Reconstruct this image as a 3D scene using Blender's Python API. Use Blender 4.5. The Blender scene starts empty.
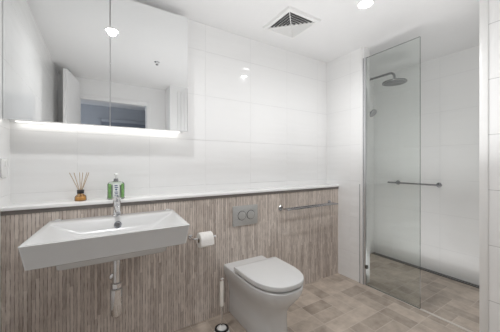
import bpy, bmesh, math, random
from mathutils import Vector, Matrix

C = bpy.context.scene.collection
sc = bpy.context.scene
PI = math.pi
R = math.radians

# ---------------------------------------------------------------- camera, world, exposure
cam_d = bpy.data.cameras.new('camera')
cam = bpy.data.objects.new('camera', cam_d)
C.objects.link(cam)
cam.location = (0, 0, 1.22)
cam.rotation_euler = (R(90), 0, R(-31.8))
cam_d.sensor_width = 36.0
cam_d.lens = 36.0 * 246 / 500
cam_d.shift_y = -2 / 500
cam_d.clip_start = 0.02
sc.camera = cam

w = bpy.data.worlds.new('world')
sc.world = w
w.use_nodes = True
w.node_tree.nodes['Background'].inputs[0].default_value = (0.86, 0.91, 1.0, 1)
w.node_tree.nodes['Background'].inputs[1].default_value = 1.6

vs = sc.view_settings
vs.view_transform = 'Standard'
vs.look = 'None'
vs.gamma = 1.0
vs.use_curve_mapping = False
vs.exposure = 0.07
sc.cycles.max_bounces = 24
sc.cycles.diffuse_bounces = 16
sc.cycles.glossy_bounces = 8
sc.cycles.transparent_max_bounces = 16

LAMP_W = 33.0        # each ceiling downlight
LAMP_CONE = 165
LED_W = 0.2          # strip below the mirror cabinet

# added upward fill lights with no fitting, for bounced light (room, and shower recess)
def soft_light(name, loc, sx, sy, watts, rot=(PI, 0, 0)):
    d = bpy.data.lights.new(name, 'AREA'); d.shape = 'RECTANGLE'; d.size = sx; d.size_y = sy
    d.energy = watts; d.color = (0.985, 0.99, 1.0)
    o = bpy.data.objects.new(name, d); C.objects.link(o); o.location = loc; o.rotation_euler = rot
soft_light('room_fill_light', (1.05, 0.85, 1.2), 2.0, 1.3, 11.8)
soft_light('shower_fill_light', (2.72, 1.3, 0.05), 0.6, 1.1, 2.5)
soft_light('shower_upper_fill_light', (2.72, 1.3, 1.0), 0.5, 0.9, 0.9)

# ---------------------------------------------------------------- dimensions (metres)
XL, XR, XF = -0.44, 2.29, 3.25        # left wall, right wall line, far wall of the shower
YU, YL = 1.985, 1.82                  # upper back wall, lower (false) back wall
YO = -0.41                            # wall behind the camera
ZC = 2.41                             # ceiling
NIB = 1.508                            # shower opening starts here
JAMB = 0.616                           # and ends here
ZLEDGE = 0.985

STICK = 0.0175                        # width of one stick tile

# ---------------------------------------------------------------- materials
def mat(name, color=(0.8, 0.8, 0.8), rough=0.5, metal=0.0, **kw):
    m = bpy.data.materials.new(name)
    m.use_nodes = True
    b = m.node_tree.nodes['Principled BSDF']
    b.inputs['Base Color'].default_value = (*color, 1)
    b.inputs['Roughness'].default_value = rough
    b.inputs['Metallic'].default_value = metal
    for k, v in kw.items():
        b.inputs[k.replace('_', ' ')].default_value = v
    return m

def nd(m, t, **kw):
    n = m.node_tree.nodes.new(t)
    for k, v in kw.items():
        setattr(n, k, v)
    return n

def lk(m, a, b):
    m.node_tree.links.new(a, b)

def noisy(m, scale, amount, rough_amt=0.0, bump=0.0):
    """small procedural variation of the base colour"""
    b = m.node_tree.nodes['Principled BSDF']
    base = b.inputs['Base Color'].default_value[:]
    tc = nd(m, 'ShaderNodeTexCoord')
    n = nd(m, 'ShaderNodeTexNoise'); n.inputs['Scale'].default_value = scale
    n.inputs['Detail'].default_value = 3
    lk(m, tc.outputs['Object'], n.inputs['Vector'])
    r = nd(m, 'ShaderNodeValToRGB')
    r.color_ramp.elements[0].position = 0.3; r.color_ramp.elements[1].position = 0.7
    r.color_ramp.elements[0].color = tuple(c * (1 - amount) for c in base[:3]) + (1,)
    r.color_ramp.elements[1].color = tuple(min(1, c * (1 + amount)) for c in base[:3]) + (1,)
    lk(m, n.outputs['Fac'], r.inputs['Fac']); lk(m, r.outputs['Color'], b.inputs['Base Color'])
    if bump:
        bp = nd(m, 'ShaderNodeBump'); bp.inputs['Strength'].default_value = bump; bp.inputs['Distance'].default_value = 0.001
        lk(m, n.outputs['Fac'], bp.inputs['Height']); lk(m, bp.outputs['Normal'], b.inputs['Normal'])
    return m

def mth(m, op, a, b=None):
    n = nd(m, 'ShaderNodeMath', operation=op)
    for i, v in enumerate((a, b)):
        if v is None: continue
        if isinstance(v, (int, float)): n.inputs[i].default_value = v
        else: lk(m, v, n.inputs[i])
    return n.outputs[0]

def white_tile(name, axis, pitch, x0, z0=0.282, pz=0.38, wave=1.0, color=(0.85, 0.85, 0.845), grout=0.775, rough=0.07):
    """glossy white wall tile: faint grout grid, rippled horizontally; axis = 'X' or 'Y' runs along the wall"""
    m = mat(name, color, rough)
    b = m.node_tree.nodes['Principled BSDF']
    tc = nd(m, 'ShaderNodeTexCoord'); sp = nd(m, 'ShaderNodeSeparateXYZ')
    lk(m, tc.outputs['Object'], sp.inputs[0])
    U, V = sp.outputs[axis], sp.outputs['Z']
    def line(co, off, p, hw):
        t = mth(m, 'DIVIDE', mth(m, 'SUBTRACT', co, off), p)
        f = mth(m, 'FRACT', mth(m, 'ADD', t, 0.5))
        d = mth(m, 'ABSOLUTE', mth(m, 'SUBTRACT', f, 0.5))
        return mth(m, 'LESS_THAN', d, hw / p), mth(m, 'FLOOR', t)
    lu, iu = line(U, x0, pitch, 0.0013)
    lv, iv = line(V, z0, pz, 0.0018)
    g = mth(m, 'MAXIMUM', lu, lv)
    mix = nd(m, 'ShaderNodeMixRGB'); lk(m, g, mix.inputs[0])
    mix.inputs[1].default_value = (*color, 1); mix.inputs[2].default_value = (grout, grout, grout, 1)
    lk(m, mix.outputs[0], b.inputs['Base Color'])
    # ripple, shifted from tile to tile
    cb = nd(m, 'ShaderNodeCombineXYZ')
    ph = mth(m, 'ADD', mth(m, 'MULTIPLY', iu, 3.37), mth(m, 'MULTIPLY', iv, 1.91))
    lk(m, mth(m, 'MULTIPLY', U, 0.12), cb.inputs[0]); lk(m, V, cb.inputs[2]); lk(m, ph, cb.inputs[1])
    no = nd(m, 'ShaderNodeTexNoise'); no.inputs['Scale'].default_value = 13; no.inputs['Detail'].default_value = 1.0
    lk(m, cb.outputs[0], no.inputs['Vector'])
    hgt = mth(m, 'SUBTRACT', mth(m, 'MULTIPLY', no.outputs['Fac'], wave), mth(m, 'MULTIPLY', g, 0.15))
    bp = nd(m, 'ShaderNodeBump'); bp.inputs['Strength'].default_value = 0.7; bp.inputs['Distance'].default_value = 0.008
    lk(m, hgt, bp.inputs['Height']); lk(m, bp.outputs['Normal'], b.inputs['Normal'])
    return m

def stick_mosaic(name):
    """brown-grey narrow vertical stick tiles"""
    m = mat(name, (0.3, 0.25, 0.21), 0.55)
    b = m.node_tree.nodes['Principled BSDF']
    tc = nd(m, 'ShaderNodeTexCoord'); sp = nd(m, 'ShaderNodeSeparateXYZ')
    lk(m, tc.outputs['Object'], sp.inputs[0])
    X, Z = sp.outputs['X'], sp.outputs['Z']
    col = mth(m, 'FLOOR', mth(m, 'DIVIDE', X, STICK))
    fx = mth(m, 'FRACT', mth(m, 'DIVIDE', X, STICK))
    wn = nd(m, 'ShaderNodeTexWhiteNoise', noise_dimensions='1D'); lk(m, col, wn.inputs['W'])
    zz = mth(m, 'ADD', mth(m, 'DIVIDE', Z, 0.29), mth(m, 'MULTIPLY', wn.outputs['Value'], 7.0))
    row = mth(m, 'FLOOR', zz)
    cb = nd(m, 'ShaderNodeCombineXYZ'); lk(m, col, cb.inputs[0]); lk(m, row, cb.inputs[1])
    wn2 = nd(m, 'ShaderNodeTexWhiteNoise', noise_dimensions='2D'); lk(m, cb.outputs[0], wn2.inputs['Vector'])
    # streaky stone grain
    cg = nd(m, 'ShaderNodeCombineXYZ')
    lk(m, mth(m, 'MULTIPLY', X, 90.0), cg.inputs[0]); lk(m, mth(m, 'MULTIPLY', Z, 9.0), cg.inputs[2])
    ng = nd(m, 'ShaderNodeTexNoise'); ng.inputs['Scale'].default_value = 1.6; ng.inputs['Detail'].default_value = 5
    lk(m, cg.outputs[0], ng.inputs['Vector']); ng.inputs['Roughness'].default_value = 0.65
    nb = nd(m, 'ShaderNodeTexNoise'); nb.inputs['Scale'].default_value = 3.0; nb.inputs['Detail'].default_value = 3
    lk(m, tc.outputs['Object'], nb.inputs['Vector'])
    t = mth(m, 'ADD', mth(m, 'SUBTRACT', mth(m, 'MULTIPLY', wn2.outputs['Value'], 0.22), 0.05),
            mth(m, 'ADD', mth(m, 'MULTIPLY', ng.outputs['Fac'], 0.6), mth(m, 'MULTIPLY', nb.outputs['Fac'], 0.35)))
    r = nd(m, 'ShaderNodeValToRGB')
    r.color_ramp.elements[0].position = 0.28; r.color_ramp.elements[0].color = (0.32, 0.262, 0.225, 1)
    r.color_ramp.elements[1].position = 0.95; r.color_ramp.elements[1].color = (0.88, 0.815, 0.76, 1)
    e = r.color_ramp.elements.new(0.6); e.color = (0.665, 0.59, 0.53, 1)
    lk(m, t, r.inputs['Fac'])
    edge = mth(m, 'ABSOLUTE', mth(m, 'SUBTRACT', fx, 0.5))
    gr = mth(m, 'GREATER_THAN', edge, 0.37)
    wn3 = nd(m, 'ShaderNodeTexNoise'); wn3.inputs['Scale'].default_value = 1.0; wn3.inputs['Detail'].default_value = 2
    c3 = nd(m, 'ShaderNodeCombineXYZ'); lk(m, mth(m, 'MULTIPLY', mth(m, 'FLOOR', mth(m, 'DIVIDE', X, STICK / 2)), 0.77), c3.inputs[0]); lk(m, mth(m, 'MULTIPLY', Z, 16.0), c3.inputs[2])
    lk(m, c3.outputs[0], wn3.inputs['Vector'])
    gr = mth(m, 'MULTIPLY', gr, mth(m, 'MINIMUM', mth(m, 'MAXIMUM', mth(m, 'MULTIPLY', mth(m, 'SUBTRACT', wn3.outputs['Fac'], 0.38), 4.0), 0.0), 1.0))
    mix = nd(m, 'ShaderNodeMixRGB'); lk(m, gr, mix.inputs[0]); lk(m, r.outputs['Color'], mix.inputs[1])
    mix.inputs[2].default_value = (0.235, 0.19, 0.16, 1)
    lk(m, mix.outputs[0], b.inputs['Base Color'])
    hh = mth(m, 'SUBTRACT', mth(m, 'MULTIPLY', wn2.outputs['Value'], 0.4), gr)
    bp = nd(m, 'ShaderNodeBump'); bp.inputs['Strength'].default_value = 0.5; bp.inputs['Distance'].default_value = 0.003
    lk(m, hh, bp.inputs['Height']); lk(m, bp.outputs['Normal'], b.inputs['Normal'])
    return m

def floor_tile(name):
    """brown stone tiles in a mixed pattern: blocks split into halves or quarters, pale grout"""
    m = mat(name, (0.25, 0.2, 0.17), 0.42)
    b = m.node_tree.nodes['Principled BSDF']
    B = 0.25
    tc = nd(m, 'ShaderNodeTexCoord'); sp = nd(m, 'ShaderNodeSeparateXYZ'); lk(m, tc.outputs['Object'], sp.inputs[0])
    v = mth(m, 'DIVIDE', mth(m, 'ADD', sp.outputs['X'], 9.03), B)
    bj = mth(m, 'FLOOR', v); fv = mth(m, 'FRACT', v)
    u = mth(m, 'ADD', mth(m, 'DIVIDE', mth(m, 'ADD', sp.outputs['Y'], 9.08), B), mth(m, 'MULTIPLY', mth(m, 'MODULO', bj, 2.0), 0.5))
    bi = mth(m, 'FLOOR', u); fu = mth(m, 'FRACT', u)
    def wn(*idx):
        c = nd(m, 'ShaderNodeCombineXYZ')
        for i, x in enumerate(idx): lk(m, x, c.inputs[i])
        w_ = nd(m, 'ShaderNodeTexWhiteNoise', noise_dimensions='3D'); lk(m, c.outputs[0], w_.inputs['Vector'])
        return w_.outputs['Value']
    r = wn(bi, bj)
    ku = mth(m, 'ADD', mth(m, 'LESS_THAN', r, 0.42), 1.0)
    kv = mth(m, 'ADD', mth(m, 'GREATER_THAN', r, 0.22), 1.0)
    pu, pv = mth(m, 'MULTIPLY', fu, ku), mth(m, 'MULTIPLY', fv, kv)
    tone = wn(mth(m, 'ADD', mth(m, 'MULTIPLY', bi, 2.0), mth(m, 'FLOOR', pu)), mth(m, 'ADD', mth(m, 'MULTIPLY', bj, 2.0), mth(m, 'FLOOR', pv)))
    def edge(p, k):
        f = mth(m, 'FRACT', p)
        return mth(m, 'DIVIDE', mth(m, 'MULTIPLY', mth(m, 'MINIMUM', f, mth(m, 'SUBTRACT', 1.0, f)), B), k)
    g = mth(m, 'LESS_THAN', mth(m, 'MINIMUM', edge(pu, ku), edge(pv, kv)), 0.0021)
    n1 = nd(m, 'ShaderNodeTexNoise'); n1.inputs['Scale'].default_value = 9; n1.inputs['Detail'].default_value = 7
    n1.inputs['Roughness'].default_value = 0.65
    lk(m, tc.outputs['Object'], n1.inputs['Vector'])
    t = mth(m, 'ADD', mth(m, 'MULTIPLY', tone, 0.28), mth(m, 'MULTIPLY', n1.outputs['Fac'], 0.85))
    rp = nd(m, 'ShaderNodeValToRGB')
    rp.color_ramp.elements[0].position = 0.24; rp.color_ramp.elements[0].color = (0.235, 0.190, 0.154, 1)
    rp.color_ramp.elements[1].position = 0.92; rp.color_ramp.elements[1].color = (0.66, 0.57, 0.485, 1)
    lk(m, t, rp.inputs['Fac'])
    mix = nd(m, 'ShaderNodeMixRGB'); lk(m, g, mix.inputs[0]); lk(m, rp.outputs['Color'], mix.inputs[1])
    mix.inputs[2].default_value = (0.56, 0.495, 0.43, 1)
    lk(m, mix.outputs[0], b.inputs['Base Color'])
    bp = nd(m, 'ShaderNodeBump'); bp.inputs['Strength'].default_value = 0.3; bp.inputs['Distance'].default_value = 0.002
    lk(m, mth(m, 'SUBTRACT', n1.outputs['Fac'], g), bp.inputs['Height'])
    lk(m, bp.outputs['Normal'], b.inputs['Normal'])
    return m

def clear_glass(name, tint, ior=1.45):
    """thin clear sheet: tinted transmission plus Fresnel reflection"""
    m = bpy.data.materials.new(name); m.use_nodes = True
    nt = m.node_tree; nt.nodes.clear()
    o = nt.nodes.new('ShaderNodeOutputMaterial'); mx = nt.nodes.new('ShaderNodeMixShader')
    tr = nt.nodes.new('ShaderNodeBsdfTransparent'); gl = nt.nodes.new('ShaderNodeBsdfGlossy'); fr = nt.nodes.new('ShaderNodeFresnel')
    fr.inputs['IOR'].default_value = ior
    tr.inputs[0].default_value = (*tint, 1); gl.inputs['Roughness'].default_value = 0.0
    nt.links.new(fr.outputs[0], mx.inputs[0]); nt.links.new(tr.outputs[0], mx.inputs[1]); nt.links.new(gl.outputs[0], mx.inputs[2])
    nt.links.new(mx.outputs[0], o.inputs[0])
    return m

def emit(name, color, s):
    m = mat(name, color, 0.5)
    b = m.node_tree.nodes['Principled BSDF']
    b.inputs['Emission Color'].default_value = (*color, 1); b.inputs['Emission Strength'].default_value = s
    return m

M_tile_x = white_tile('white_ripple_tile_back', 'X', 0.45, 1.235)
M_tile_y = white_tile('white_ripple_tile_side', 'Y', 0.45, 1.217)
M_tile_left = white_tile('white_tile_left', 'Y', 0.45, 1.217, wave=0.3)
M_tile_flat = white_tile('white_tile_near', 'Y', 0.6, 0.05, wave=0.25, grout=0.5)
M_tile_sh = white_tile('white_ripple_tile_shower', 'Y', 0.45, 1.217, rough=0.1)
M_stick = stick_mosaic('brown_stick_mosaic')
M_floor = floor_tile('brown_stone_floor_tile')
M_ceil = noisy(mat('white_ceiling_paint', (0.82, 0.82, 0.82), 0.75), 40, 0.006, bump=0.05)
M_paint = noisy(mat('white_wall_paint', (0.82, 0.82, 0.82), 0.55), 40, 0.006)
M_stone = noisy(mat('white_ledge_stone', (0.87, 0.865, 0.855), 0.25), 30, 0.012)
M_ceramic = noisy(mat('white_glazed_ceramic', (0.66, 0.66, 0.655), 0.2), 12, 0.006)
M_plastic = noisy(mat('white_plastic', (0.82, 0.82, 0.81), 0.3), 25, 0.008)
M_seat = noisy(mat('white_seat_plastic', (0.66, 0.66, 0.655), 0.25), 25, 0.006)
M_chrome = noisy(mat('chrome', (0.78, 0.78, 0.79), 0.07, 1.0), 40, 0.03)
M_railchrome = noisy(mat('rail_chrome', (0.5, 0.5, 0.51), 0.14, 1.0), 60, 0.05)
M_brushed = noisy(mat('brushed_silver', (0.54, 0.54, 0.53), 0.5, 0.85), 90, 0.05)
M_alu = noisy(mat('satin_aluminium', (0.72, 0.73, 0.74), 0.35, 0.9), 60, 0.03)
M_darkchrome = noisy(mat('dark_chrome', (0.30, 0.30, 0.31), 0.2, 1.0), 60, 0.05)
M_mirror = mat('mirror_silver', (0.87, 0.88, 0.88), 0.0, 1.0)
M_black = noisy(mat('black_plastic', (0.02, 0.02, 0.022), 0.35), 40, 0.1)
M_dark = noisy(mat('dark_void', (0.16, 0.16, 0.162), 0.8), 40, 0.1)
M_glass = clear_glass('shower_glass', (0.945, 0.962, 0.95))
M_glass_edge = noisy(mat('green_glass_edge', (0.045, 0.065, 0.056), 0.15), 20, 0.08)
M_paper = noisy(mat('white_tissue_paper', (0.86, 0.84, 0.81), 0.9), 70, 0.03, bump=0.4)
M_card = noisy(mat('grey_cardboard', (0.35, 0.29, 0.23), 0.9), 70, 0.05)
M_amber = clear_glass('amber_oil', (1.0, 0.84, 0.62))
M_amber_liq = noisy(mat('amber_liquid', (0.88, 0.66, 0.38), 0.15), 10, 0.05)
M_reed = noisy(mat('tan_reed', (0.48, 0.35, 0.22), 0.8), 90, 0.12)
M_green = noisy(mat('green_label', (0.19, 0.38, 0.13), 0.4), 60, 0.25)
M_soapclear = clear_glass('clear_plastic_bottle', (0.93, 0.97, 0.93))
M_soap = noisy(mat('pale_green_soap', (0.66, 0.73, 0.62), 0.3), 12, 0.05)
M_navy = noisy(mat('navy_print', (0.05, 0.08, 0.18), 0.5), 40, 0.05)
M_silverlbl = noisy(mat('pale_grey_label', (0.74, 0.77, 0.75), 0.4), 40, 0.05)
M_cream = noisy(mat('cream_handle_plastic', (0.86, 0.82, 0.76), 0.35), 25, 0.02)
M_led = emit('led_white', (1.0, 0.985, 0.95), 1.3)
M_bulb = emit('lamp_white', (1.0, 0.98, 0.95), 25.0)
M_grout_dark = noisy(mat('dark_grate_steel', (0.10, 0.095, 0.09), 0.4, 0.3), 60, 0.1)
M_ledge_shade = noisy(mat('grey_brown_ledge_shade', (0.20, 0.18, 0.165), 0.45, 0.3), 40, 0.06)  # shadow tone for the strip below the ledge
M_thresh = noisy(mat('pale_stone_threshold', (0.58, 0.54, 0.49), 0.4), 40, 0.05)
M_blue = noisy(mat('blue_grey_wall_paint', (0.40, 0.42, 0.45), 0.7), 12, 0.02)
M_bluedk = noisy(mat('slate_blue_door_paint', (0.23, 0.255, 0.295), 0.6), 12, 0.03)
M_carpet = noisy(mat('grey_corridor_floor', (0.26, 0.25, 0.25), 0.9), 80, 0.15)
M_capgrey = noisy(mat('grey_cap', (0.30, 0.30, 0.31), 0.35), 40, 0.05)

# ---------------------------------------------------------------- mesh helpers
class MB:
    def __init__(s): s.bm = bmesh.new()
    def _mark(s, fs, mi):
        for f in fs: f.material_index = mi
    def box(s, x0, x1, y0, y1, z0, z1, bev=0.0, mi=0, seg=2):
        t = bmesh.new()
        bmesh.ops.create_cube(t, size=1)
        for v in t.verts:
            v.co = Vector(((x0 + x1) / 2 + v.co.x * (x1 - x0), (y0 + y1) / 2 + v.co.y * (y1 - y0), (z0 + z1) / 2 + v.co.z * (z1 - z0)))
        if bev: bmesh.ops.bevel(t, geom=t.edges[:], offset=bev, segments=seg, affect='EDGES', profile=0.5)
        s.merge(t, mi); return s
    def merge(s, t, mi=0, mtx=None):
        mp = {}
        for v in t.verts: mp[v] = s.bm.verts.new(mtx @ v.co if mtx else v.co)
        for f in t.faces:
            try:
                nf = s.bm.faces.new([mp[v] for v in f.verts]); nf.material_index = mi
            except ValueError: pass
        t.free()
    def loft(s, rings, cap0=True, cap1=True, mi=0, closed=True):
        rows = [[s.bm.verts.new(p) for p in r] for r in rings]
        n = len(rows[0])
        for a, b in zip(rows, rows[1:]):
            for i in range(n if closed else n - 1):
                j = (i + 1) % n
                s.bm.faces.new((a[i], a[j], b[j], b[i])).material_index = mi
        if cap0: s.bm.faces.new(rows[0][::-1]).material_index = mi
        if cap1: s.bm.faces.new(rows[-1]).material_index = mi
        return s
    def lathe(s, prof, c, axis=(0, 0, 1), n=32, mi=0, cap0=True, cap1=True):
        """prof: list of (radius, distance along axis from c)"""
        ax = Vector(axis).normalized(); q = Vector((0, 0, 1)).rotation_difference(ax)
        c = Vector(c)
        rings = [[c + q @ Vector((r * math.cos(2 * PI * i / n), r * math.sin(2 * PI * i / n), d)) for i in range(n)] for r, d in prof]
        return s.loft(rings, cap0, cap1, mi)
    def tube(s, pts, r, n=16, mi=0, rs=None):
        pts = [Vector(p) for p in pts]
        t0 = (pts[1] - pts[0]).normalized()
        up = Vector((0, 0, 1)) if abs(t0.z) < 0.9 else Vector((1, 0, 0))
        nx = t0.cross(up).normalized(); rings = []
        for i, p in enumerate(pts):
            a = pts[max(i - 1, 0)]; b = pts[min(i + 1, len(pts) - 1)]
            t = (b - a).normalized()
            nx = (nx - t * nx.dot(t)).normalized(); ny = t.cross(nx)
            rr = rs[i] if rs else r
            rings.append([p + (nx * math.cos(2 * PI * k / n) + ny * math.sin(2 * PI * k / n)) * rr for k in range(n)])
        return s.loft(rings, True, True, mi)
    def quad(s, pts, mi=0):
        s.bm.faces.new([s.bm.verts.new(p) for p in pts]).material_index = mi; return s
    def build(s, name, mats, parent=None, loc=None, smooth=38):
        bmesh.ops.recalc_face_normals(s.bm, faces=s.bm.faces[:])
        for f in s.bm.faces: f.smooth = True
        for e in s.bm.edges:
            e.smooth = len(e.link_faces) == 2 and e.calc_face_angle(0) < R(smooth)
        me = bpy.data.meshes.new(name); 
        if loc is not None: bmesh.ops.translate(s.bm, verts=s.bm.verts[:], vec=-Vector(loc))
        s.bm.to_mesh(me); s.bm.free()
        o = bpy.data.objects.new(name, me); C.objects.link(o)
        for m in (mats if isinstance(mats, (list, tuple)) else [mats]): me.materials.append(m)
        if loc is not None: o.location = loc
        if parent: o.parent = parent
        return o

def arc(c, r, a0, a1, plane, n=8):
    c = Vector(c); e1, e2 = Vector(plane[0]), Vector(plane[1])
    return [c + (e1 * math.cos(a0 + (a1 - a0) * i / n) + e2 * math.sin(a0 + (a1 - a0) * i / n)) * r for i in range(n + 1)]

def tag(o, label=None, cat=None, group=None, kind=None):
    if label: o['label'] = label
    if cat: o['category'] = cat
    if group: o['group'] = group
    if kind: o['kind'] = kind
    return o

class Thing:
    """an Empty at the thing's base; parts are built in world coordinates and parented to it"""
    def __init__(s, name, loc, label, cat, group=None):
        s.o = bpy.data.objects.new(name, None); C.objects.link(s.o); s.o.location = loc
        s.o.empty_display_size = 0.05
        s.loc = Vector(loc); tag(s.o, label, cat, group)
    def part(s, mb, name, m, label=None, smooth=38):
        bmesh.ops.translate(mb.bm, verts=mb.bm.verts[:], vec=-s.loc)
        o = mb.build(name, m, s.o, smooth=smooth)
        if label: o['label'] = label
        return o
    def sub(s, mb, name, m, part, label=None, smooth=38):
        o = s.part(mb, name, m, label, smooth); o.parent = part; return o

def struct(name, mb, m, parent=None):
    o = mb.build(name, m, parent)
    if parent is None: o['kind'] = 'structure'
    return o

def rrect(x0, x1, y0, y1, r, z, n=6):
    out = []
    for cx, cy, a in ((x1 - r, y1 - r, 0), (x0 + r, y1 - r, PI / 2), (x0 + r, y0 + r, PI), (x1 - r, y0 + r, 1.5 * PI)):
        for i in range(n + 1):
            t = a + PI / 2 * i / n
            out.append(Vector((cx + r * math.cos(t), cy + r * math.sin(t), z)))
    return out

# ================================================================ THE SETTING
T = 0.12
struct('floor', MB().box(XL - T, XF + T, YO - T, YU + T, -0.1, 0.0), M_floor)
struct('ceiling', MB().box(XL - T, XF + T, YO - T, YU + T, ZC, ZC + 0.1), M_ceil)
struct('wall_back', MB().box(XL - T, XF, YU, YU + T, 0.0, ZC), M_tile_x)
struct('wall_back_lower', MB().box(XL, XR, YL, YU, 0.0, ZLEDGE - 0.018), M_stick)
struct('trim_1', MB().box(XL, XR, YL - 0.012, YU, ZLEDGE - 0.018, ZLEDGE, 0.002), M_stone)          # white ledge on the false wall
struct('ledge_shade_strip', MB().box(XL, XR, YL - 0.004, YL, ZLEDGE - 0.042, ZLEDGE - 0.018), M_ledge_shade)            # dark strip painting in the shadow band under the ledge
struct('wall_left', MB().box(XL - T, XL, YO - T, YU, 0.0, ZC), M_tile_left)
struct('wall_right_rear', MB().box(XR, XR + 0.10, NIB, YU, 0.0, ZC), M_tile_y)                       # nib between room and shower
struct('wall_right', MB().box(XR, XF, YO - T, JAMB, 0.0, ZC), M_tile_flat)                           # tiled wall nearest the camera
struct('wall_shower', MB().box(XF, XF + T, JAMB - 0.3, YU + T, 0.0, ZC), M_tile_sh)                  # far wall of the shower
struct('trim_3', MB().box(XR - 0.007, XR, NIB + 0.012, NIB + 0.038, 0.0, ZC, 0.002), M_plastic)       # corner trim on the nib
struct('trim_4', MB().box(XR - 0.010, XR + 0.02, JAMB - 0.041, JAMB + 0.004, 0.0, ZC, 0.002), M_plastic)  # white edge strip at the shower jamb
struct('nib_reflection_strip', MB().box(XR - 0.004, XR, NIB + 0.040, NIB + 0.047, 0.0, ZLEDGE + 0.03), M_capgrey)              # grey strip added as a dark reflection low on the nib corner
struct('trim_6', MB().box(XR + 0.0, XR + 0.028, JAMB, NIB, 0.0, 0.004, 0.001), M_thresh)            # pale threshold strip at the shower
# wall behind the camera with the doorway
DX0, DX1, DZ = -0.20, 0.65, 2.12
wb = MB()
wb.box(XL, DX0, YO - T, YO, 0, ZC).box(DX1, XR, YO - T, YO, 0, ZC).box(DX0, DX1, YO - T, YO, DZ, ZC)
struct('wall_front', wb, M_paint)
fr = MB()
fr.box(DX0 - 0.06, DX0, YO, YO + 0.015, 0, DZ + 0.06, 0.003).box(DX1, DX1 + 0.06, YO, YO + 0.015, 0, DZ + 0.06, 0.003)
fr.box(DX0, DX1, YO, YO + 0.015, DZ, DZ + 0.06, 0.003)
struct('trim_7', fr, M_paint)
# open white door leaf
dl = MB()
t = bmesh.new(); bmesh.ops.create_cube(t, size=1)
a, b2 = Vector((-0.325, 0.09, 0)), Vector((-0.225, YO + 0.03, 0))
dv = b2 - a
ang = math.atan2(dv.y, dv.x)
mt = Matrix.Translation(((a.x + b2.x) / 2, (a.y + b2.y) / 2, 1.175)) @ Matrix.Rotation(ang, 4, 'Z') @ Matrix.Diagonal((dv.length, 0.038, 2.33, 1))
dl.merge(t, 0, mt)
door = struct('door_1', dl, M_paint)
# tall built-in cupboard block by the doorway
cb = MB().box(0.93, XR, YO, -0.10, 0, ZC)
cup = struct('wall_cupboard_end', cb, M_paint)
gp = MB()
for i in range(9):
    gp.box(1.04 + i * 0.052, 1.04 + i * 0.052 + 0.046, -0.10, -0.088, 0.02, 2.33, 0.004)
struct('door_2', gp, M_paint)
# corridor outside the doorway
struct('floor_corridor', MB().box(-1.6, 2.6, -2.2, YO - T, -0.1, 0), M_carpet)
struct('ceiling_corridor', MB().box(-1.6, 2.6, -2.2, YO - T, ZC, ZC + 0.1), M_ceil)
struct('wall_corridor', MB().box(-1.6, 2.6, -2.3, -2.2, 0, ZC), M_blue)
struct('wall_corridor_end', MB().box(2.6, 2.7, -2.3, YO - T, 0, ZC), M_blue)
cf = MB().box(0.0, 0.07, -2.2, -2.17, 0, 2.16, 0.003).box(0.93, 1.0, -2.2, -2.17, 0, 2.16, 0.003).box(0.07, 0.93, -2.2, -2.17, 2.09, 2.16, 0.003)
struct('trim_8', cf, M_blue)
struct('door_3', MB().box(0.07, 0.93, -2.2, -2.185, 0.0, 2.09), M_bluedk)

# ================================================================ CEILING FITTINGS
def downlight(x, y, label, watts=LAMP_W):
    t = Thing('ceiling_downlight', (x, y, ZC), label, 'ceiling light', 'round recessed ceiling downlights')
    mb = MB(); mb.lathe([(0.046, -0.002), (0.056, -0.006), (0.060, -0.001), (0.060, 0.0)], (x, y, ZC), n=40, cap0=False, cap1=False)
    t.part(mb, 'trim_ring', M_plastic)
    mb = MB(); mb.lathe([(0.046, -0.003), (0.046, 0.0)], (x, y, ZC), n=40)
    t.part(mb, 'lens', M_bulb)
    ld = bpy.data.lights.new('downlight_lamp', 'SPOT'); ld.shadow_soft_size = 0.032
    ld.spot_size = R(LAMP_CONE); ld.spot_blend = 1.0
    ld.energy = watts; ld.color = (0.985, 0.99, 1.0)
    lo = bpy.data.objects.new('downlight_lamp', ld); C.objects.link(lo); lo.location = (0, 0, -0.012); lo.parent = t.o
    return t
downlight(1.69, 1.10, 'round glowing ceiling downlight right of the square exhaust vent')
downlight(0.11, 1.17, 'round glowing ceiling downlight above the basin, seen in the mirror', 32.0)


# square exhaust vent: frame and four louvre sectors
vx0, vx1, vy0, vy1 = 1.222, 1.568, 1.415, 1.761
vcx, vcy = (vx0 + vx1) / 2, (vy0 + vy1) / 2
vt = Thing('exhaust_vent', (vcx, vcy, ZC), 'white square louvred exhaust vent set in the ceiling', 'vent')
fm = MB()
fw = 0.030
rings = []
for e, z in ((0, ZC), (0, ZC - 0.006), (0.008, ZC - 0.018), (fw, ZC - 0.021), (fw, ZC - 0.002)):
    rings.append([Vector(p) for p in ((vx0 + e, vy0 + e, z), (vx1 - e, vy0 + e, z), (vx1 - e, vy1 - e, z), (vx0 + e, vy1 - e, z))])
fm.loft(rings, False, False)
vt.part(fm, 'frame', M_plastic)
vt.part(MB().box(vx0 + 0.028, vx1 - 0.028, vy0 + 0.028, vy1 - 0.028, ZC - 0.0015, ZC - 0.0005), 'duct_opening', M_dark)
H = (vx1 - vx0) / 2 - fw
for k in range(4):
    lv = MB(); rot = Matrix.Rotation(k * PI / 2, 3, 'Z')
    nb = 6
    for i in range(nb):
        d1 = H * (i + 1) / nb; d0 = d1 - H / nb * 0.60
        # blade: inner edge high, outer edge low
        zo, zi = ZC - 0.020, ZC - 0.003
        th = 0.0012
        P = [(-d0, -d0, zi), (d0, -d0, zi), (d1, -d1, zo), (-d1, -d1, zo)]
        top = [rot @ Vector(p) + Vector((vcx, vcy, 0)) for p in P]
        bot = [p + Vector((0, 0, -th)) for p in top]
        lv.loft([top, bot])
    vt.part(lv, 'louvre_sector', M_plastic)
cr = MB()
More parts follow.
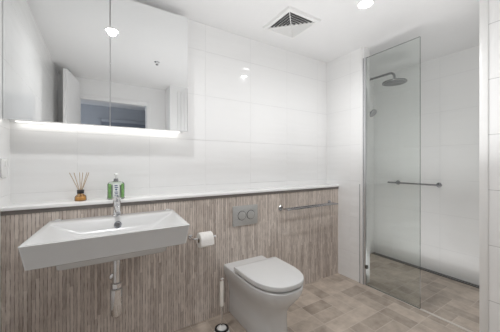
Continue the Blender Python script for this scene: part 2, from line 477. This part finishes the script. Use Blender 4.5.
for k in range(4):
    dx, dy = math.cos(PI / 4 + k * PI / 2), math.sin(PI / 4 + k * PI / 2)
    L = H * math.sqrt(2)
    cr.tube([(vcx + dx * 0.005, vcy + dy * 0.005, ZC - 0.0205), (vcx + dx * L, vcy + dy * L, ZC - 0.0205)], 0.0035, n=8)
vt.part(cr, 'cross_rib', M_plastic)

st = Thing('fire_sprinkler', (0.59, 0.68, ZC), 'small chrome sprinkler on the ceiling, seen in the mirror', 'sprinkler')
st.part(MB().lathe([(0.03, 0), (0.03, -0.004), (0.012, -0.008), (0.01, -0.02)], (0.59, 0.68, ZC), n=24), 'flange', M_chrome)
st.part(MB().lathe([(0.006, -0.02), (0.006, -0.03), (0.016, -0.031), (0.016, -0.034)], (0.59, 0.68, ZC), n=20), 'deflector', M_darkchrome)

# ================================================================ MIRROR CABINET
CX0, CX1, CY, CZ0, CZ1 = XL, 0.585, 1.845, 1.468, 2.335
mc = Thing('mirror_cabinet', (0.07, YU, CZ0), 'wide mirror-fronted wall cabinet with a light strip along its base', 'mirror cabinet')
mc.part(MB().box(CX0 + 0.001, CX1 - 0.002, CY + 0.022, YU, CZ0 + 0.006, CZ1 - 0.002, 0.001), 'cabinet_body', M_paint)
SEAM = 0.070
for x0, x1 in ((CX0 + 0.002, SEAM - 0.0022), (SEAM + 0.0022, CX1)):
    d = mc.part(MB().box(x0, x1, CY + 0.005, CY + 0.022, CZ0, CZ1), 'door', M_alu)
    mc.sub(MB().box(x0, x1, CY, CY + 0.005, CZ0, CZ1, 0.0006, seg=1), 'mirror_pane', M_mirror, d)
mc.part(MB().box(CX0 + 0.03, CX1 - 0.03, YU - 0.035, YU - 0.015, CZ0 + 0.001, CZ0 + 0.007), 'light_strip', M_led)
ld = bpy.data.lights.new('strip_lamp', 'AREA'); ld.shape = 'RECTANGLE'; ld.size = CX1 - CX0 - 0.06; ld.size_y = 0.02
ld.energy = LED_W; ld.color = (1, 0.985, 0.95)
lo = bpy.data.objects.new('strip_lamp', ld); C.objects.link(lo); lo.location = ((CX0 + CX1) / 2 - 0.07, -0.025, -0.001); lo.parent = mc.o

# ================================================================ BASIN
BX0, BX1, BY0, BY1, BZ, BH = -0.232, 0.462, 1.302, YL, 0.892, 0.106
bt = Thing('wall_basin', (0.10, YL, BZ - 0.17), 'white rectangular wall-hung basin with sharp edges', 'basin')
mb = MB()
rg = []
zb = BZ - BH
rg.append(rrect(-0.120, 0.345, 1.400, YL, 0.02, zb - 0.050))
rg.append(rrect(-0.128, 0.353, 1.388, YL, 0.02, zb - 0.044))
rg.append(rrect(-0.134, 0.360, 1.378, YL, 0.02, zb))
rg.append(rrect(BX0 + 0.022, BX1 - 0.022, BY0 + 0.024, BY1, 0.012, zb))
rg.append(rrect(BX0 + 0.015, BX1 - 0.015, BY0 + 0.016, BY1, 0.012, zb + 0.004))
rg.append(rrect(BX0 + 0.001, BX1 - 0.001, BY0 + 0.001, BY1, 0.008, BZ - 0.004))
rg.append(rrect(BX0, BX1, BY0, BY1, 0.008, BZ - 0.001))
rg.append(rrect(BX0 + 0.003, BX1 - 0.003, BY0 + 0.003, BY1 - 0.001, 0.008, BZ))
rg.append(rrect(BX0 + 0.022, BX1 - 0.022, BY0 + 0.015, BY1 - 0.125, 0.008, BZ))
rg.append(rrect(BX0 + 0.026, BX1 - 0.026, BY0 + 0.018, BY1 - 0.128, 0.010, BZ - 0.003))
rg.append(rrect(BX0 + 0.115, BX1 - 0.115, BY0 + 0.045, BY1 - 0.142, 0.030, BZ - 0.052))
rg.append(rrect(BX0 + 0.160, BX1 - 0.160, BY0 + 0.075, BY1 - 0.165, 0.040, BZ - 0.078))
rg.append(rrect(BX0 + 0.220, BX1 - 0.220, BY0 + 0.135, BY1 - 0.200, 0.040, BZ - 0.086))
for r_ in rg:                            # the sides flare slightly to the left towards the front
    for p in r_: p.x -= 0.036 * (YL - p.y) / 0.515
mb.loft(rg)
bt.part(mb, 'bowl', M_ceramic, smooth=52)
# overflow ring on the back slope of the bowl
oc = Vector((0.104, BY1 - 0.1385, BZ - 0.038)); on = Vector((0, -0.96, 0.27))
ov = bt.part(MB().lathe([(0.013, 0.002), (0.015, 0.004), (0.020, 0.004), (0.0215, 0.0)], oc, on, n=28, cap0=False, cap1=False), 'overflow_ring', M_chrome)
bt.sub(MB().lathe([(0.014, 0.0), (0.014, 0.0025)], oc, on, n=24), 'overflow_hole', M_dark, ov)
bt.part(MB().lathe([(0.022, 0.0), (0.030, 0.002), (0.030, 0.004), (0.010, 0.006)], (0.104, 1.53, BZ - 0.087), n=28), 'waste_plug', M_chrome)
for sx in (BX0 + 0.022, BX1 - 0.05):
    bt.part(MB().box(sx, sx + 0.028, BY1 - 0.024, BY1 - 0.001, BZ - 0.003, BZ + 0.006, 0.003), 'corner_lug', M_ceramic)

# basin mixer
tx, ty = 0.104, 1.757
tp = Thing('basin_mixer', (tx, ty, BZ), 'chrome lever mixer tap on the back deck of the basin', 'tap')
tp.part(MB().lathe([(0.027, 0.0), (0.027, 0.006), (0.0225, 0.010), (0.0215, 0.085), (0.0225, 0.090), (0.0225, 0.096)], (tx, ty, BZ), n=36), 'body', M_chrome)
sp_ = MB(); sp_.tube([(tx, ty - 0.005, BZ + 0.062), (tx, ty - 0.05, BZ + 0.055), (tx, ty - 0.095, BZ + 0.045), (tx, ty - 0.112, BZ + 0.040)], 0.014, n=20, rs=[0.0185, 0.017, 0.015, 0.0135])
s1 = tp.part(sp_, 'spout', M_chrome)
tp.sub(MB().lathe([(0.011, 0), (0.011, -0.012), (0.009, -0.012)], (tx, ty - 0.100, BZ + 0.036), n=20), 'aerator', M_darkchrome, s1)
lv = MB(); lv.lathe([(0.022, 0.097), (0.0225, 0.112), (0.018, 0.122), (0.006, 0.125)], (tx, ty, BZ), n=32)
lv.tube([(tx, ty - 0.008, BZ + 0.114), (tx, ty - 0.05, BZ + 0.128), (tx, ty - 0.085, BZ + 0.136)], 0.006, n=14, rs=[0.010, 0.007, 0.0055])
tp.part(lv, 'lever', M_chrome)

# bottle trap
qx, qy = 0.092, 1.575
zt = zb - 0.050
tr = Thing('bottle_trap', (qx, qy, 0.35), 'chrome bottle trap hanging below the basin', 'bottle trap')
tr.part(MB().lathe([(0.028, zt), (0.029, zt - 0.022), (0.018, zt - 0.026), (0.018, 0.545)], (qx, qy, 0), n=32), 'waste_pipe', M_chrome)
tr.part(MB().lathe([(0.020, 0.555), (0.029, 0.552), (0.029, 0.528), (0.020, 0.525)], (qx, qy, 0), n=8), 'nut', M_chrome)
tr.part(MB().lathe([(0.020, 0.530), (0.033, 0.520), (0.033, 0.385), (0.028, 0.372), (0.020, 0.362)], (qx, qy, 0), n=36), 'trap_body', M_chrome)
tr.part(MB().tube([(qx, qy + 0.02, 0.49), (qx, YL - 0.004, 0.49)], 0.016, n=24), 'outlet_pipe', M_chrome)
tr.part(MB().lathe([(0.027, 0.0), (0.027, 0.006), (0.018, 0.012)], (qx, YL, 0.49), (0, -1, 0), n=32), 'wall_flange', M_chrome)

# ================================================================ LEDGE ITEMS
# reed diffuser
dx, dy, dz = -0.092, 1.915, ZLEDGE
rd = Thing('reed_diffuser', (dx, dy, dz), 'amber glass reed diffuser with black collar on the white ledge', 'diffuser')
bo = rd.part(MB().lathe([(0.030, 0.0), (0.032, 0.003), (0.032, 0.022), (0.029, 0.030), (0.016, 0.042), (0.014, 0.052)], (dx, dy, dz), n=32), 'bottle', M_amber)
rd.sub(MB().lathe([(0.027, 0.004), (0.029, 0.006), (0.029, 0.022), (0.027, 0.026)], (dx, dy, dz), n=28), 'oil', M_amber_liq, bo)
rd.part(MB().lathe([(0.0175, 0.046), (0.0195, 0.048), (0.0195, 0.068), (0.0175, 0.070)], (dx, dy, dz), n=28), 'collar', M_black)
for ex, ey in ((-0.058, 0.0), (-0.034, -0.012), (-0.006, 0.018), (0.012, -0.008), (0.034, 0.012), (0.045, -0.004)):
    rd.part(MB().tube([(dx - ex * 0.22, dy - ey * 0.2, dz + 0.012), (dx + ex * 0.2, dy + ey * 0.2, dz + 0.070), (dx + ex, dy + ey, dz + 0.180)], 0.0019, n=8), 'reed', M_reed)

# soap pump bottle
sx, sy, sz = 0.106, 1.885, ZLEDGE
sb = Thing('soap_bottle', (sx, sy, sz), 'clear pump soap bottle with green label standing behind the tap', 'soap bottle')
def orr(hx, hy, r, z): return rrect(sx - hx, sx + hx, sy - hy, sy + hy, r, z)
mb = MB().loft([orr(0.047, 0.022, 0.012, sz), orr(0.050, 0.024, 0.014, sz + 0.004), orr(0.050, 0.024, 0.014, sz + 0.102), orr(0.042, 0.021, 0.014, sz + 0.113), orr(0.014, 0.013, 0.012, sz + 0.120)])
b_ = sb.part(mb, 'bottle', M_soapclear)
sb.sub(MB().loft([orr(0.046, 0.021, 0.012, sz + 0.003), orr(0.046, 0.021, 0.012, sz + 0.096)]), 'soap', M_soap, b_)
sb.part(MB().box(sx - 0.046, sx - 0.030, sy - 0.0262, sy - 0.0245, sz + 0.012, sz + 0.104, 0.0006), 'label_panel', M_green)
sb.part(MB().box(sx + 0.030, sx + 0.046, sy - 0.0262, sy - 0.0245, sz + 0.012, sz + 0.104, 0.0006), 'label_panel', M_green)
lp = sb.part(MB().box(sx - 0.020, sx + 0.020, sy - 0.0262, sy - 0.0245, sz + 0.012, sz + 0.104, 0.0006), 'label_panel', M_silverlbl, 'pale centre label with dark print')
pr = MB()
for i, (a0, a1, zz, hh) in enumerate(((-0.010, 0.008, 0.088, 0.007), (-0.009, 0.011, 0.076, 0.006), (-0.006, 0.006, 0.060, 0.010), (-0.010, 0.010, 0.046, 0.005), (-0.007, 0.009, 0.036, 0.005), (-0.010, 0.006, 0.026, 0.004))):
    pr.box(sx + a0, sx + a1, sy - 0.0268, sy - 0.0261, sz + zz, sz + zz + hh)
sb.sub(pr, 'print', M_navy, lp)
sb.part(MB().lathe([(0.013, 0.118), (0.014, 0.120), (0.014, 0.136), (0.010, 0.138)], (sx, sy, sz), n=24), 'collar', M_capgrey)
pm = MB().lathe([(0.0055, 0.137), (0.0055, 0.158), (0.013, 0.160), (0.014, 0.170), (0.011, 0.173)], (sx, sy, sz), n=24)
pm.tube([(sx, sy, sz + 0.165), (sx, sy - 0.02, sz + 0.166), (sx, sy - 0.042, sz + 0.160)], 0.006, n=12, rs=[0.008, 0.007, 0.005])
sb.part(pm, 'pump', M_plastic)

# ================================================================ TOILET
KX = 1.067
tl = Thing('toilet', (KX, YL, 0.0), 'white back-to-wall toilet with closed lid', 'toilet')
def dring(hw, L, z, x=KX, yb=YL, pw=2.2, n=28, r=0.01, ratio=0.52):
    """D outline: straight back and sides, rounded front; L = length from yb"""
    pts = []
    ys = yb - L * ratio
    fl = L - L * ratio
    pts.append(Vector((x + hw, yb, z))); 
    for i in range(5): pts.append(Vector((x + hw, yb - (yb - ys) * (i + 1) / 6, z)))
    for i in range(n + 1):
        a = PI * i / n
        c, s = math.cos(a), math.sin(a)
        pts.append(Vector((x + hw * math.copysign(abs(c) ** (2 / pw), c), ys - fl * abs(s) ** (2 / pw), z)))
    for i in range(5): pts.append(Vector((x - hw, ys + (yb - ys) * (i + 1) / 6, z)))
    pts.append(Vector((x - hw, yb, z)))
    return pts
mb = MB()
PK = dict(ratio=0.56, pw=2.35)
mb.loft([dring(0.140, 0.500, 0.0, **PK), dring(0.142, 0.503, 0.006, **PK), dring(0.138, 0.495, 0.09, **PK), dring(0.138, 0.500, 0.17, **PK), dring(0.146, 0.525, 0.225, **PK),
         dring(0.161, 0.566, 0.272, **PK), dring(0.178, 0.606, 0.318, **PK), dring(0.189, 0.628, 0.355, **PK), dring(0.192, 0.634, 0.383, **PK), dring(0.192, 0.634, 0.395, **PK), dring(0.186, 0.628, 0.401, **PK)])
tl.part(mb, 'pan', M_ceramic)
YB = YL - 0.184
LK = dict(yb=YB, ratio=0.37, pw=2.45)
LJ = dict(yb=YB - 0.005, ratio=0.37, pw=2.45)
mb = MB().loft([dring(0.174, 0.423, 0.4015, **LK), dring(0.180, 0.429, 0.404, **LK), dring(0.180, 0.429, 0.411, **LK), dring(0.176, 0.425, 0.4155, **LK)])
tl.part(mb, 'seat', M_seat)
mb = MB().loft([dring(0.186, 0.439, 0.4160, **LK), dring(0.195, 0.449, 0.419, **LK), dring(0.197, 0.452, 0.440, **LK),
                dring(0.194, 0.449, 0.4465, **LK), dring(0.182, 0.433, 0.450, **LJ)])
tl.part(mb, 'lid', M_seat)
for s in (-1, 1):
    tl.part(MB().lathe([(0.013, -0.028), (0.0145, -0.026), (0.0145, 0.026), (0.013, 0.028)], (KX + s * 0.095, YB + 0.018, 0.4165), (1, 0, 0), n=20), 'hinge', M_seat)

# flush plate
fp = Thing('flush_plate', (1.078, YL, 0.783), 'brushed silver dual flush plate on the stick tile wall', 'flush plate')
fp.part(MB().box(0.955, 1.201, YL - 0.012, YL, 0.698, 0.866, 0.003), 'plate', M_brushed)
for bx, r in ((1.040, 0.036), (1.128, 0.036)):
    bn = fp.part(MB().lathe([(r, 0.0), (r, 0.0045), (r - 0.004, 0.006)], (bx, YL - 0.012, 0.783), (0, -1, 0), n=36), 'button', M_brushed)
    fp.sub(MB().lathe([(r, 0.0003), (r + 0.004, 0.0003), (r + 0.004, 0.0012), (r, 0.0012)], (bx, YL - 0.012, 0.783), (0, -1, 0), n=36, cap0=False, cap1=False), 'button_gap', M_grout_dark, bn)

# ================================================================ ACCESSORIES ON THE LOWER WALL
# towel rail with two bars
twx0, twx1, twz = 1.467, 2.140, 0.803
tw = Thing('towel_rail', (1.795, YL, twz), 'chrome double-bar towel rail right of the flush plate', 'towel rail')
for x in (twx0, twx1):
    pm = MB().lathe([(0.024, 0), (0.024, 0.006), (0.020, 0.010)], (x, YL, twz), (0, -1, 0), n=28)
    p = tw.part(pm, 'wall_mount', M_railchrome)
    tw.sub(MB().tube([(x, YL - 0.008, twz), (x, YL - 0.115, twz)], 0.0075, n=16), 'bracket_arm', M_railchrome, p)
for yy in (0.050, 0.108):
    tw.part(MB().tube([(twx0 - 0.008, YL - yy, twz), (twx1 + 0.008, YL - yy, twz)], 0.0068, n=16), 'bar', M_railchrome)

# toilet roll holder and roll
rx, ry, rz = 0.684, 1.742, 0.668
rh = Thing('toilet_roll_holder', (0.598, YL, rz), 'chrome wall arm carrying the toilet roll beside the basin', 'toilet roll holder')
rh.part(MB().lathe([(0.017, 0), (0.017, 0.005), (0.014, 0.008)], (0.598, YL, rz), (0, -1, 0), n=28), 'wall_mount', M_chrome)
am = [Vector((0.598, YL - 0.008, rz)), Vector((0.598, ry + 0.02, rz))] + arc((0.618, ry + 0.02, rz), 0.02, PI, 1.5 * PI, ((1, 0, 0), (0, 1, 0)), 6)[1:] + [Vector((0.770, ry, rz))]
rh.part(MB().tube(am, 0.0075, n=16), 'arm', M_chrome)
rl = Thing('toilet_roll', (rx, ry, rz), 'white toilet roll hanging on the chrome arm', 'toilet roll')
ro, ri, L = 0.055, 0.020, 0.100
zc_ = rz - ri + 0.0075 + 0.0006
ring = [(ri, -L / 2), (ro - 0.003, -L / 2), (ro, -L / 2 + 0.003), (ro, L / 2 - 0.003), (ro - 0.003, L / 2), (ri, L / 2), (ri, -L / 2)]
rl.part(MB().lathe(ring, (rx, ry, zc_), (1, 0, 0), n=40, cap0=False, cap1=False), 'paper', M_paper)
rl.part(MB().lathe([(ri - 0.0005, -L / 2), (ri - 0.0005, L / 2)], (rx, ry, zc_), (1, 0, 0), n=32, cap0=False, cap1=False), 'core', M_card)
sh = []
for i in range(7):
    t_ = i / 6
    sh.append((ry - ro - 0.0006 - 0.002 * t_, zc_ - 0.030 * t_))
sm = MB().loft([[Vector((rx - L / 2, y, z)), Vector((rx + L / 2, y, z)), Vector((rx + L / 2, y - 0.0007, z)), Vector((rx - L / 2, y - 0.0007, z))] for y, z in sh])
rl.part(sm, 'loose_sheet', M_paper)

# toilet brush in its pot
gx, gy = 0.760, 1.612
pt = Thing('brush_pot', (gx, gy, 0), 'white round toilet brush pot with black rim on the floor', 'brush holder')
pt.part(MB().lathe([(0.050, 0.0), (0.055, 0.003), (0.057, 0.016), (0.051, 0.036), (0.048, 0.036), (0.048, 0.018), (0.045, 0.004)], (gx, gy, 0), n=40), 'pot', M_plastic)
pt.part(MB().lathe([(0.038, 0.0365), (0.038, 0.041), (0.050, 0.041), (0.0515, 0.034), (0.049, 0.0365)], (gx, gy, 0), n=40, cap0=False, cap1=False), 'rim', M_black)
bs = Thing('toilet_brush', (gx, gy, 0.005), 'toilet brush with cream handle standing in the round pot', 'toilet brush')
bs.part(MB().lathe([(0.012, 0.005), (0.030, 0.009), (0.033, 0.018), (0.026, 0.028), (0.010, 0.036)], (gx, gy, 0), n=28), 'bristles', M_plastic)
bs.part(MB().lathe([(0.027, 0.038), (0.034, 0.042), (0.028, 0.049), (0.010, 0.053)], (gx, gy, 0), n=32), 'splash_guard', M_plastic)
bs.part(MB().tube([(gx, gy, 0.034), (gx - 0.001, gy, 0.205)], 0.0055, n=16), 'rod', M_chrome)
bs.part(MB().lathe([(0.010, 0.198), (0.0145, 0.202), (0.0145, 0.382), (0.0135, 0.385)], (gx - 0.001, gy, 0), n=24), 'handle', M_cream)
bs.part(MB().lathe([(0.0148, 0.382), (0.0155, 0.385), (0.0155, 0.397), (0.011, 0.400)], (gx - 0.001, gy, 0), n=24), 'cap', M_chrome, 'chrome end cap')

# power outlet on the left wall
so = Thing('power_outlet', (XL, 1.86, 1.2), 'white power outlet plate on the left wall above the ledge', 'power outlet')
so.part(MB().box(XL, XL + 0.009, 1.815, 1.895, 1.145, 1.250, 0.003), 'plate', M_plastic)
so.part(MB().box(XL + 0.009, XL + 0.013, 1.850, 1.872, 1.205, 1.235, 0.0015), 'rocker', M_plastic)

# ================================================================ SHOWER
GX, GY0, GY1, GZ = XR + 0.012, 1.002, NIB - 0.012, 2.29
gs = Thing('shower_screen', (GX, (GY0 + GY1) / 2, 0.004), 'frameless clear fixed glass screen at the shower entrance', 'shower screen')
g = MB()
g.box(GX - 0.005, GX + 0.005, GY0, GY1, 0.005, GZ)
for f in g.bm.faces:
    n = f.normal if f.normal.length else (f.calc_center_median() - Vector((GX, 0, 0)))
    f.normal_update(); f.material_index = 0 if abs(f.normal.x) > 0.5 else 1
gs.part(g, 'glass_pane', [M_glass, M_glass_edge])
gs.part(MB().box(GX - 0.011, GX + 0.011, GY1 - 0.006, NIB, 0.005, GZ, 0.001), 'wall_channel', M_alu)
gs.part(MB().box(XR - 0.003, XR + 0.001, NIB + 0.001, NIB + 0.009, 0.0, GZ), 'seal_strip', M_capgrey)
gs.part(MB().box(GX - 0.013, GX + 0.013, GY1 - 0.022, GY1 + 0.004, 0.168, 0.200, 0.003), 'clamp', M_grout_dark)

# overhead shower
SX = 2.80
hz = 2.24
oh = Thing('overhead_shower', (SX, YU, hz), 'round rain shower head on a horizontal arm', 'shower head')
oh.part(MB().lathe([(0.030, 0), (0.030, 0.006), (0.026, 0.012)], (SX, YU, hz), (0, -1, 0), n=28), 'wall_flange', M_darkchrome)
HY = 1.475
pts = [Vector((SX, YU - 0.008, hz)), Vector((SX, HY + 0.05, hz))] + arc((SX, HY + 0.05, hz - 0.05), 0.05, PI / 2, PI, ((0, 1, 0), (0, 0, 1)), 8)[1:] + [Vector((SX, HY, hz - 0.085))]
oh.part(MB().tube(pts, 0.012, n=20), 'arm', M_darkchrome)
hd = oh.part(MB().lathe([(0.012, 0.034), (0.020, 0.026), (0.030, 0.014), (0.118, 0.008), (0.122, 0.004), (0.122, -0.004), (0.118, -0.007)], (SX, HY, hz - 0.115), n=48), 'head', M_darkchrome)
nz = MB()
for rr, n in ((0.02, 6), (0.045, 12), (0.07, 18), (0.095, 24)):
    for i in range(n):
        a = 2 * PI * i / n
        nz.lathe([(0.004, -0.0065), (0.003, -0.0095)], (SX + rr * math.cos(a), HY + rr * math.sin(a), hz - 0.115), n=8)
oh.sub(nz, 'nozzles', M_capgrey, hd)

# hand shower on its slide bar (mostly behind the nib)
hs = Thing('hand_shower', (SX, YU, 1.2), 'dark hand shower head on a slide bar behind the nib wall', 'hand shower')
hs.part(MB().tube([(SX, YU - 0.05, 1.25), (SX, YU - 0.05, 1.95)], 0.010, n=16), 'slide_bar', M_darkchrome)
for z in (1.28, 1.92):
    hs.part(MB().tube([(SX, YU, z), (SX, YU - 0.05, z)], 0.012, n=16), 'bar_mount', M_darkchrome)
hs.part(MB().box(SX - 0.018, SX + 0.018, YU - 0.095, YU - 0.035, 1.745, 1.785, 0.006), 'holder', M_darkchrome)
hm = MB().tube([(SX, YU - 0.075, 1.62), (SX, YU - 0.085, 1.74), (SX, YU - 0.115, 1.80), (SX, YU - 0.225, 1.838)], 0.012, n=18, rs=[0.010, 0.013, 0.014, 0.018])
hs.part(hm, 'handle', M_darkchrome)
hs.part(MB().lathe([(0.016, -0.012), (0.045, 0.0), (0.050, 0.010), (0.050, 0.018), (0.046, 0.022)], (SX, YU - 0.250, 1.836), (0, -0.75, -0.66), n=32), 'spray_head', M_capgrey)

# grab rail on the far wall
gr = Thing('grab_rail', (XF, 1.45, 0.985), 'chrome horizontal grab rail on the far shower wall', 'grab rail')
gr.part(MB().tube([(XF - 0.055, 1.765, 0.985), (XF - 0.055, 1.18, 0.985)], 0.0095, n=18), 'bar', M_darkchrome)
for y in (1.665, 1.225):
    p = gr.part(MB().lathe([(0.026, 0), (0.026, 0.006), (0.021, 0.012), (0.012, 0.016), (0.012, 0.055)], (XF, y, 0.985), (-1, 0, 0), n=28), 'mount', M_darkchrome)

# linear drain along the far wall and corner waste
dr = Thing('linear_drain', (XF - 0.04, 1.3, 0), 'dark linear floor drain along the far shower wall', 'drain')
db = MB().box(XF - 0.075, XF - 0.002, JAMB + 0.02, YU - 0.002, 0.0, 0.004, 0.001)
dr.part(db, 'channel', M_grout_dark)
db = MB()
yy = JAMB + 0.05
while yy < YU - 0.06:
    db.box(XF - 0.066, XF - 0.012, yy, yy + 0.012, 0.004, 0.0052); yy += 0.024
dr.part(db, 'grate', M_darkchrome)
